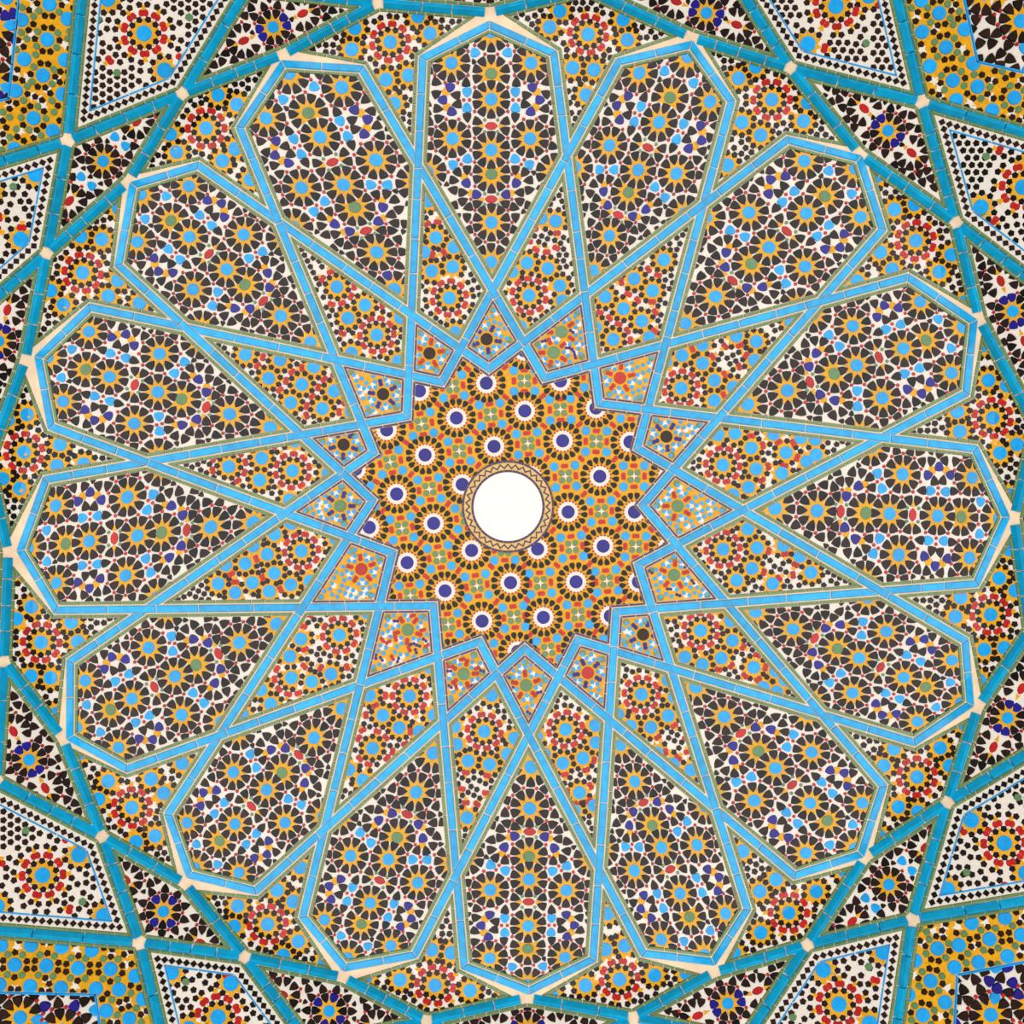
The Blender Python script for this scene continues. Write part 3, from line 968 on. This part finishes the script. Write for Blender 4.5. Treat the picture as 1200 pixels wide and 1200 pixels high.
# the round opening cover with its zigzag collar
cover = MB(); n = 64
def annulus(mb, r0, r1, h, hb=0.0, n=64):
    b = len(mb.v)
    for i in range(n):
        a = 2 * PI * i / n
        for r, hh in ((r0, hb), (r0, h), (r1, h), (r1, hb)):
            mb.v.append(P3(C0[0] + r * math.cos(a), C0[1] + r * math.sin(a), hh))
    for i in range(n):
        j = (i + 1) % n
        for q in range(3):
            mb.f.append((b + i * 4 + q, b + j * 4 + q, b + j * 4 + q + 1, b + i * 4 + q + 1))
collar = MB(); annulus(collar, 38.0, 53.9, 3.1, 2.45)
col_o = collar.build('zigzag_collar', 'pale')
tag(col_o, "narrow gold collar with violet zigzag around the white disc", 'tile ring')
for r0, r1, nm in ((51.4, 53.8, 'outer_violet_band'), (40.4, 42.9, 'inner_violet_band')):
    k_ = 26
    for i in range(k_):
        mb = MB()
        b = 0
        st = 4
        for s_ in range(st + 1):
            a = 2 * PI * (i + 0.02 + 0.96 * s_ / st) / k_
            for r, hh in ((r0, 3.15), (r0 + .2, 3.8), (r1 - .2, 3.8), (r1, 3.15)):
                mb.v.append(P3(C0[0] + r * math.cos(a), C0[1] + r * math.sin(a), hh))
        for s_ in range(st):
            for q in range(3):
                mb.f.append((s_ * 4 + q, s_ * 4 + 4 + q, s_ * 4 + 5 + q, s_ * 4 + 1 + q))
        mb.build('violet_strip', 'violet', col_o)
zz = MB()
nz = 34
for i in range(nz):
    for sg in (0, 1):
        a0 = 2 * PI * (i + 0.5 * sg) / nz; a1 = 2 * PI * (i + 0.5 * (sg + 1)) / nz
        r0, r1 = (44.9, 49.4) if sg == 0 else (49.4, 44.9)
        w = 1.1
        pts = [(r0 - w, a0), (r0 + w, a0), (r1 + w, a1), (r1 - w, a1)]
        zz.prism(ccw([(C0[0] + r * math.cos(a), C0[1] + r * math.sin(a)) for r, a in pts]), 3.15, 3.7, 0.1)
tag(zz.build('violet_zigzag', 'violet', col_o), kind='stuff')
cv = MB()
cv.v.append(P3(C0[0], C0[1], 4.4))
for ri, (r, h) in enumerate(((20, 4.4), (38.6, 4.2), (40.0, 3.9), (40.2, 3.2))):
    for i in range(72):
        a = 2 * PI * i / 72
        cv.v.append(P3(C0[0] + r * math.cos(a), C0[1] + r * math.sin(a), h))
for i in range(72):
    j = (i + 1) % 72
    cv.f.append((0, 1 + i, 1 + j))
    for ri in range(3):
        b = 1 + ri * 72
        cv.f.append((b + i, b + 72 + i, b + 72 + j, b + j))
tag(cv.build('round_cover', 'lamp'), "plain bright white round disc at the crown of the dome", 'disc')

# ------------------------------------------------------------------ rim: dark diamonds
def axis_pts(c, ang, lst):
    out = []
    for e in lst:
        r, a = e
        out.append((c[0] + r * math.cos(ang + math.radians(a)), c[1] + r * math.sin(ang + math.radians(a))))
    return out
FC = {1: (827.5,16), 2: (1040,153.7), 3: (1186,365), 5: (1180,841), 6: (1041,1036), 7: (852.5,1175), 9: (386,1184), 10: (192,1067.5), 11: (35,890), 13: (-1,400), 14: (121.5,189.5), 15: (320.5,32.5)}
FT = {14: 2, 6: 2, 10: 3, 9: 3}
for k in range(16):
    j = (k - 1) % 16
    poly = ccw([MM[k], QQ[k], TT[k], QQ[j]])
    pan = Panel('diamond_mosaic', inset(poly, 10.5), 'white',
                "black diamond mosaic with gold star outside the rim at " + CLOCK[k], 'mosaic', 'dark diamond panels outside the rim')
    c = FC.get(k, ((MM[k][0] * 1.15 + TT[k][0] * 0.85) / 2, (MM[k][1] * 1.15 + TT[k][1] * 0.85) / 2))
    ax = math.atan2(QQ[k][1] - QQ[j][1], QQ[k][0] - QQ[j][0])
    ty = FT.get(k, 1)
    sc = 0.93
    semi, exp = [], []
    if ty == 1:
        for sg in (0, PI):
            p = (c[0] + 38 * math.cos(ax + sg), c[1] + 38 * math.sin(ax + sg))
            semi.append((p[0], p[1], 'redlens', ax + PI * 0))
    elif ty == 2:
        for sg in (0, PI):
            p = (c[0] + 61 * math.cos(ax + sg), c[1] + 61 * math.sin(ax + sg))
            semi.append((p[0], p[1], 'redlens', ax))
            for s2 in (-1, 1):
                a = ax + sg + s2 * math.radians(14)
                q = (c[0] + 31.5 * math.cos(a), c[1] + 31.5 * math.sin(a))
                exp.append((q[0], q[1], -s2 * math.cos(ax + sg + PI / 2), -s2 * math.sin(ax + sg + PI / 2), 'sky'))
    else:
        for sg in (0, PI):
            p = (c[0] + 58 * math.cos(ax + sg), c[1] + 58 * math.sin(ax + sg))
            semi.append((p[0], p[1], 'redlens', ax))
    tips = []
    def rc(p, cc, c=c, ax=ax, ty=ty):
        d = math.hypot(p[0] - c[0], p[1] - c[1])
        a = math.degrees(math.atan2(p[1] - c[1], p[0] - c[0]) - ax) % 180
        if cc == 'black' and d < 18:
            if ty == 1 and (a < 25 or a > 155): return 'blue'
            if ty == 3 and (10 < a < 24 or 80 < a < 100): return 'blue'
        return cc
    ang0 = math.degrees(ax) + (18 if ty < 3 else 18)
    kite_pattern(pan, [(c[0], c[1], 'sky')], semi, exp, scale=sc, recolor=rc, ang0=ang0, fill=True)
    border(pan.root, poly, 6.4, 3.3, 'green', 'green_strip', 13, 20)
    pan.finish()

# ------------------------------------------------------------------ rim: white panels with a chequered frame
GC = {14: (169.5,40), 1: (979,8), 2: (1197.5,220), 13: (-24,258), 10: (50.7,1025), 9: (256,1191), 6: (982.5,1176), 5: (1176,987.5)}
for k in (14, 13, 1, 2, 5, 6, 9, 10):
    j = (k + 1) % 16
    # outer corners: the straps run on outwards from T_k and T_j
    a = {14: (96,0), 13: (-80,215), 1: (990,-110), 2: (1200,158), 5: (1310,1000), 6: (1048,1200), 9: (215,1330), 10: (0,1090)}
    tk, tj = TT[k], TT[j]
    ext = {14: ((98,-20),(265,-130)), 13: ((-110,300),(-20,196)), 1: ((895,-140),(1047,-20)), 2: ((1225,163),(1330,280)),
           5: ((1330,985),(1215,1052)), 6: ((1048,1215),(930,1320)), 9: ((300,1330),(192,1220)), 10: ((-20,1089),(-130,990))}[k]
    poly = [QQ[k], tk, ext[0], ext[1], tj]
    if ccw(poly) != poly: poly = poly[::-1]
    field = inset(poly, 10.0)
    pan = Panel('chequered_mosaic', field, 'white',
                "chequer framed white mosaic outside the rim, clockwise beyond " + CLOCK[k], 'mosaic', 'chequer framed panels outside the rim')
    band = inset(poly, 16.0)
    n = len(band)
    for i in range(n):
        p, q = band[i], band[(i + 1) % n]
        L = math.hypot(q[0] - p[0], q[1] - p[1]); cnt = max(1, int(round(L / 8.9)))
        dx, dy = (q[0] - p[0]) / L, (q[1] - p[1]) / L
        for s_ in range(cnt):
            c = (p[0] + dx * L * s_ / cnt, p[1] + dy * L * s_ / cnt)
            if -110 < c[0] < 1310 and -110 < c[1] < 1310:
                pan.small('black_diamond', [placed([(4.3, 0), (0, 4.3), (-4.3, 0), (0, -4.3)], c, (dx, dy))], 'black', 1.9, 0.3)
    border(pan.root, poly, 6.2, 3.3, 'green', 'green_strip', 13, 20)
    border(pan.root, poly, 21.6, 1.5, 'sky', 'sky_blue_strip', 40, 60, 1.9)
    fld = inset(poly, 23.6)
    sub = Panel('rosette_field', fld, 'white', None, None, None, None, 1.0, pan.root)
    gc = GC[k]
    ph = math.atan2(gc[1] - CV, gc[0] - CU)
    dd = [(gc[0], gc[1], 2)]
    for q in (fld):
        if math.hypot(q[0] - gc[0], q[1] - gc[1]) < 95:
            d = (gc[0] - q[0], gc[1] - q[1]); l = math.hypot(*d)
            dd.append((q[0] + d[0] / l * 9, q[1] + d[1] / l * 9, 0))
    extra = []
    for i in range(10):
        aa = ph + math.radians(18 + 36 * i)
        if i % 3 == 1: extra.append((gc[0] + 51 * math.cos(aa), gc[1] + 51 * math.sin(aa)))
    penta_pattern(sub, dd, extra, k=1.12, phase=ph, dr=8.4, fill_step=8.6, pr=3.85)
    for i in range(10):
        aa = ph + math.radians(36 * i)
        if i % 2: sub.small('green_hexagon', [regular((gc[0] + 56 * math.cos(aa), gc[1] + 56 * math.sin(aa)), 5.0, 6, aa)], 'sage', 2.2, 0.3)
    sub.finish(); pan.finish()

# ------------------------------------------------------------------ corners: gold and green panels with a dark inner panel
HP = {
 14: ([(80,165),(98,-20),(-20,-20),(-20,196)], [(25,-18),(25,0),(13,118),(-18,125),(-18,-18)],
      [(58.7,5.5),(56,47),(51,89),(19,107),(40,139),(17.5,175),(62.5,154),(80,23),(77,71),(74,111),(29,70),(26,24)]),
 2: ([(1080,120),(1047,-20),(1220,-20),(1220,162)], [(1127,-18),(1127,0),(1143,75),(1218,92),(1218,-18)],
     [(1100,16),(1108,56),(1116,95),(1145,102),(1188,115),(1170,70),(1130,35),(1080,38),(1089,78),(1140,75),(1120,118),(1162,130),(1079,1)]),
 6: ([(1069,1077),(1220,1052),(1220,1220),(1048,1220)], [(1115,1218),(1119,1140),(1218,1121),(1218,1218)],
     [(1098,1111),(1123,1107),(1159,1100),(1196,1095),(1090,1149),(1081,1189),(1118,1133),(1146,1127),(1180,1120),(1107,1174),(1072,1125),(1064,1165),(1138,1081),(1177,1075),(1105,1210)]),
 10: ([(164,1104),(192,1220),(-20,1220),(-20,1089)], [(122,1218),(114,1163),(-18,1160),(-18,1218)],
      [(18,1130),(55,1131),(92,1134),(130,1135),(140,1159),(113,1158),(152,1193),(72,1157),(36,1155),(37,1107),(73,1109),(108,1113),(159,1143),(168,1170),(125,1184),(2,1107),(0,1153)]),
}
HK = {14: [(-6,34),(-8,95),(10,0)], 2: [(1194,27),(1175,-8),(1151,-5)], 6: [(1159,1187),(1208,1174),(1130,1230)], 10: [(75,1205),(26,1190),(-10,1210)]}
HT = {14: 'beyond half past ten', 2: 'beyond half past one', 6: 'beyond half past four', 10: 'beyond half past seven'}
for k, (poly, inn, dcs) in HP.items():
    if ccw(poly) != poly: poly = poly[::-1]
    inn = ccw(inn)
    pan = Panel('corner_mosaic', inset(poly, 10.0), 'gold', "gold and green corner mosaic " + HT[k], 'mosaic', 'gold corner panels')
    border(pan.root, poly, 6.2, 3.3, 'green', 'green_strip', 13, 20)
    rad = math.atan2(inn[0][1] - CV, inn[0][0] - CU)
    rr, pt, gr, wh = [], [], [], []
    for x, y in dcs:
        # direction to the neighbours along the band
        nb = sorted(dcs, key=lambda d: abs(math.hypot(d[0] - x, d[1] - y) - 40))[0]
        a0 = math.atan2(nb[1] - y, nb[0] - x)
        for i in range(10):
            a = a0 + math.radians(18 + 36 * i)
            p = (x + 14.6 * math.cos(a), y + 14.6 * math.sin(a))
            if all(math.hypot(p[0] - q[0], p[1] - q[1]) > 7.9 for q in pt + gr) and all(math.hypot(p[0] - q[0], p[1] - q[1]) > 11.5 for q in dcs):
                (gr if i % 5 in (1, 3) else pt).append(p)
    o = pan.out
    cand = []
    xs = [q[0] for q in o]; ys = [q[1] for q in o]
    gx = max(-8, min(xs))
    while gx < min(1208, max(xs)):
        gy = max(-8, min(ys))
        while gy < min(1208, max(ys)):
            if inside(o, (gx, gy)) and not inside(inn, (gx, gy)): cand.append((gx, gy))
            gy += 2
        gx += 2
    rn = random.Random(k)
    while True:
        best = None; nc = []
        for p in cand:
            dd = min(math.hypot(p[0] - q[0], p[1] - q[1]) for q in pt + gr)
            if dd < 8.7 or any(math.hypot(p[0] - q[0], p[1] - q[1]) < 13.2 for q in dcs): continue
            nc.append(p)
            if best is None or dd < best[0]: best = (dd, p)
        cand = nc
        if best is None: break
        (gr if rn.random() < 0.3 else pt).append(best[1])
    for i, p in enumerate(pt):
        q = min([q for q in pt if q is not p], key=lambda q: math.hypot(p[0] - q[0], p[1] - q[1]))
        m_ = ((p[0] + q[0]) / 2, (p[1] + q[1]) / 2)
        if all(math.hypot(m_[0] - w[0], m_[1] - w[1]) > 8 for w in wh) and all(math.hypot(m_[0] - w[0], m_[1] - w[1]) > 16 for w in dcs): wh.append(m_)
    for w in wh:
        if not inside(inn, w): pan.small('white_star', star(w, 5, 6.8, 3.4, 0.4), 'white', 1.1, 0.1)
    for p in pt:
        if not inside(inn, p): pan.small('black_pentagon', [regular(p, 4.3, 5, math.atan2(p[1] - w[1], p[0] - w[0]))], 'black', 1.9, 0.3)
    for p in gr:
        if not inside(inn, p): pan.small('green_hexagon', [regular(p, 4.5, 6, rad)], 'sage', 1.9, 0.3)
    for x, y in dcs:
        pan.piece('sky_blue_disc', [regular((x, y), 8.6, 12)], 'sky', 2.1, 0.4, 12)
    # the inner field stands slightly proud of the gold one
    sub = Panel('dark_inner_field', inn, 'white', None, None, None, None, 2.3, pan.root)
    full = [(p[0], p[1], 'sky') for p in HK[k]]
    old = sub.piece
    def piece(name, polys, mat, h=2.0, bev=0.35, min_area=8.0, old=old):
        return old(name, polys, mat, h + 2.2, bev, min_area)
    sub.piece = piece
    olds = sub.small
    sub.small = lambda name, polys, mat, h=2.0, bev=0.3, olds=olds: olds(name, polys, mat, h + 2.2, bev)
    def rc(p, cc, rn=rn):
        r_ = rn.random()
        if cc == 'black' and r_ < 0.12: return 'blue'
        if cc == 'black' and r_ < 0.22: return 'sky'
        return cc
    kite_pattern(sub, full[:1] , [(q[0], q[1], 'sky', 1.0) for q in full[1:]], [], scale=1.12, recolor=rc, ang0=math.degrees(rad) + 18)
    border(pan.root, inn, 0.0, 1.7, 'sky', 'sky_blue_strip', 40, 60, 5.0)
    sub.finish(); pan.finish()

# ------------------------------------------------------------------ straps
PROF = lambda w: [(-w / 2, 0), (-w / 2 + 0.1, 0.9), (-w / 2 + 0.8, 1.5), (w / 2 - 0.8, 1.5), (w / 2 - 0.1, 0.9), (w / 2, 0)]
RIDGE = lambda w: [(-w / 2, 0), (-w / 2 + 0.1, 0.9), (0.2, 5.6), (1.4, 5.6), (w / 2 - 0.1, 1.0), (w / 2, 0)]
def turn(p0, p1, p2):
    d1 = (p1[0] - p0[0], p1[1] - p0[1]); d2 = (p2[0] - p1[0], p2[1] - p1[1])
    return math.atan2(d1[0] * d2[1] - d1[1] * d2[0], d1[0] * d2[0] + d1[1] * d2[1])
def strap_seg(root, a, b, w, mat, cuts, m0, m1, prof, lo_=28, hi_=42, g0=0.4, g1=0.4, seed=0):
    """bricks from a to b; cuts: [(c, d)] lines of straps passing over; m0, m1 end skews"""
    L = math.hypot(b[0] - a[0], b[1] - a[1])
    dx, dy = (b[0] - a[0]) / L, (b[1] - a[1]) / L
    nx, ny = -dy, dx
    spans = []
    st, sm = g0, m0
    cs = []
    for c, d in cuts:
        x = isect(a, b, c, d)
        t = (x[0] - a[0]) * dx + (x[1] - a[1]) * dy
        ex, ey = d[0] - c[0], d[1] - c[1]
        l = math.hypot(ex, ey); ex /= l; ey /= l
        al = ex * dx + ey * dy; ac = ex * nx + ey * ny      # along, across
        cs.append((t, al / ac, (w / 2 + 0.75) / abs(ac)))
    cs.sort()
    for t, m, hg in cs:
        spans.append((st, t - hg, sm, m)); st, sm = t + hg, m
    spans.append((st, L - g1, sm, m1))
    rnd = random.Random(seed)
    for s0, s1, q0, q1 in spans:
        if s1 - s0 < 3: continue
        n = max(1, round((s1 - s0) / rnd.uniform(lo_, hi_)))
        ts = [s0 + (s1 - s0) * i / n for i in range(n + 1)]
        for i in range(1, n): ts[i] += rnd.uniform(-6, 6)
        for i in range(n):
            mb = MB()
            mb.bar(a, b, ts[i] + (0.6 if i else 0), ts[i + 1] - (0.6 if i < n - 1 else 0), q0 if i == 0 else rnd.uniform(-.05, .05), q1 if i == n - 1 else 0, prof(w))
            mb.build('brick', mat, root)
BW = 8.4
for k in range(16):
    root = bpy.data.objects.new('petal_strap', None)
    root.location = P3(PP[k][0], PP[k][1], 0)
    col.objects.link(root)
    tag(root, "turquoise brick strap framing the petal that points to " + CLOCK[k], 'tile strap', 'interlaced petal straps')
    root_inv = root
    pts = [NN[(k - 2) % 16], SLn[k], PP[k], SRn[k], NN[(k + 2) % 16]]
    prevp = SRn[(k - 4) % 16]; nextp = SLn[(k + 4) % 16]
    full = [prevp] + pts + [nextp]
    for i in range(4):
        a, b = pts[i], pts[i + 1]
        m0 = max(-2, min(2, math.tan(turn(full[i], a, b) / 2)))
        m1 = -max(-2, min(2, math.tan(turn(a, b, full[i + 3]) / 2)))
        cuts = []
        if i == 0: cuts = [Rk((k - 2) % 16)]
        if i == 3: cuts = [Lk((k + 1) % 16), Lk((k + 3) % 16)]
        kids = len(root.children)
        strap_seg(root, a, b, BW, 'brick', cuts, m0, m1, PROF, 38, 54, 0.5, 0.5, seed=k * 10 + i)

RW = 11.2
for k in range(16):
    root = bpy.data.objects.new('rim_strap', None)
    root.location = P3(MM[k][0], MM[k][1], 0)
    col.objects.link(root)
    tag(root, "deep turquoise raised brick rib around the black diamond at " + CLOCK[k], 'tile strap', 'raised rim ribs')
    j = (k - 1) % 16
    gm = 6.4 if math.hypot(PP[k][0] - MM[k][0], PP[k][1] - MM[k][1]) > 10 else 8.0
    for i, (a, b) in enumerate(((QQ[j], MM[k]), (MM[k], QQ[k]), (QQ[k], TT[k]), (TT[k], QQ[j]))):
        # an end that meets another rib stops short of the crossing
        strap_seg(root, a, b, RW, 'rim', [], 0, 0, RIDGE, 26, 42, gm if i == 1 else 6.8, gm if i == 0 else 6.8, seed=500 + k * 10 + i)
spokes = {14: [(98,-20),(-20,196)], 2: [(1047,-20),(1220,162)], 6: [(1220,1052),(1048,1220)], 10: [(192,1220),(-20,1089)]}
SPL = {14: 'beyond half past ten', 2: 'beyond half past one', 6: 'beyond half past four', 10: 'beyond half past seven'}
for k, es in spokes.items():
    for q, e in enumerate(es):
        root = bpy.data.objects.new('corner_rib', None)
        root.location = P3(TT[k][0], TT[k][1], 0)
        col.objects.link(root)
        # which one: the end that lies clockwise or anticlockwise
        cr = (TT[k][0] - CU) * (e[1] - CV) - (TT[k][1] - CV) * (e[0] - CU)
        tag(root, "deep turquoise rib along the %s edge of the gold corner mosaic %s" % ('clockwise' if cr > 0 else 'anticlockwise', SPL[k]), 'tile strap', 'corner ribs')
        strap_seg(root, TT[k], e, RW, 'rim', [], 0, 0, RIDGE, 34, 52, 8.5, 0.4, seed=900 + k * 2 + q)
# parts keep their world places under the moved empties
bpy.context.view_layer.update()
for o in list(scene.objects):
    if o.type == 'EMPTY':
        inv = o.matrix_world.inverted()
        for c in o.children:
            c.matrix_parent_inverse = inv
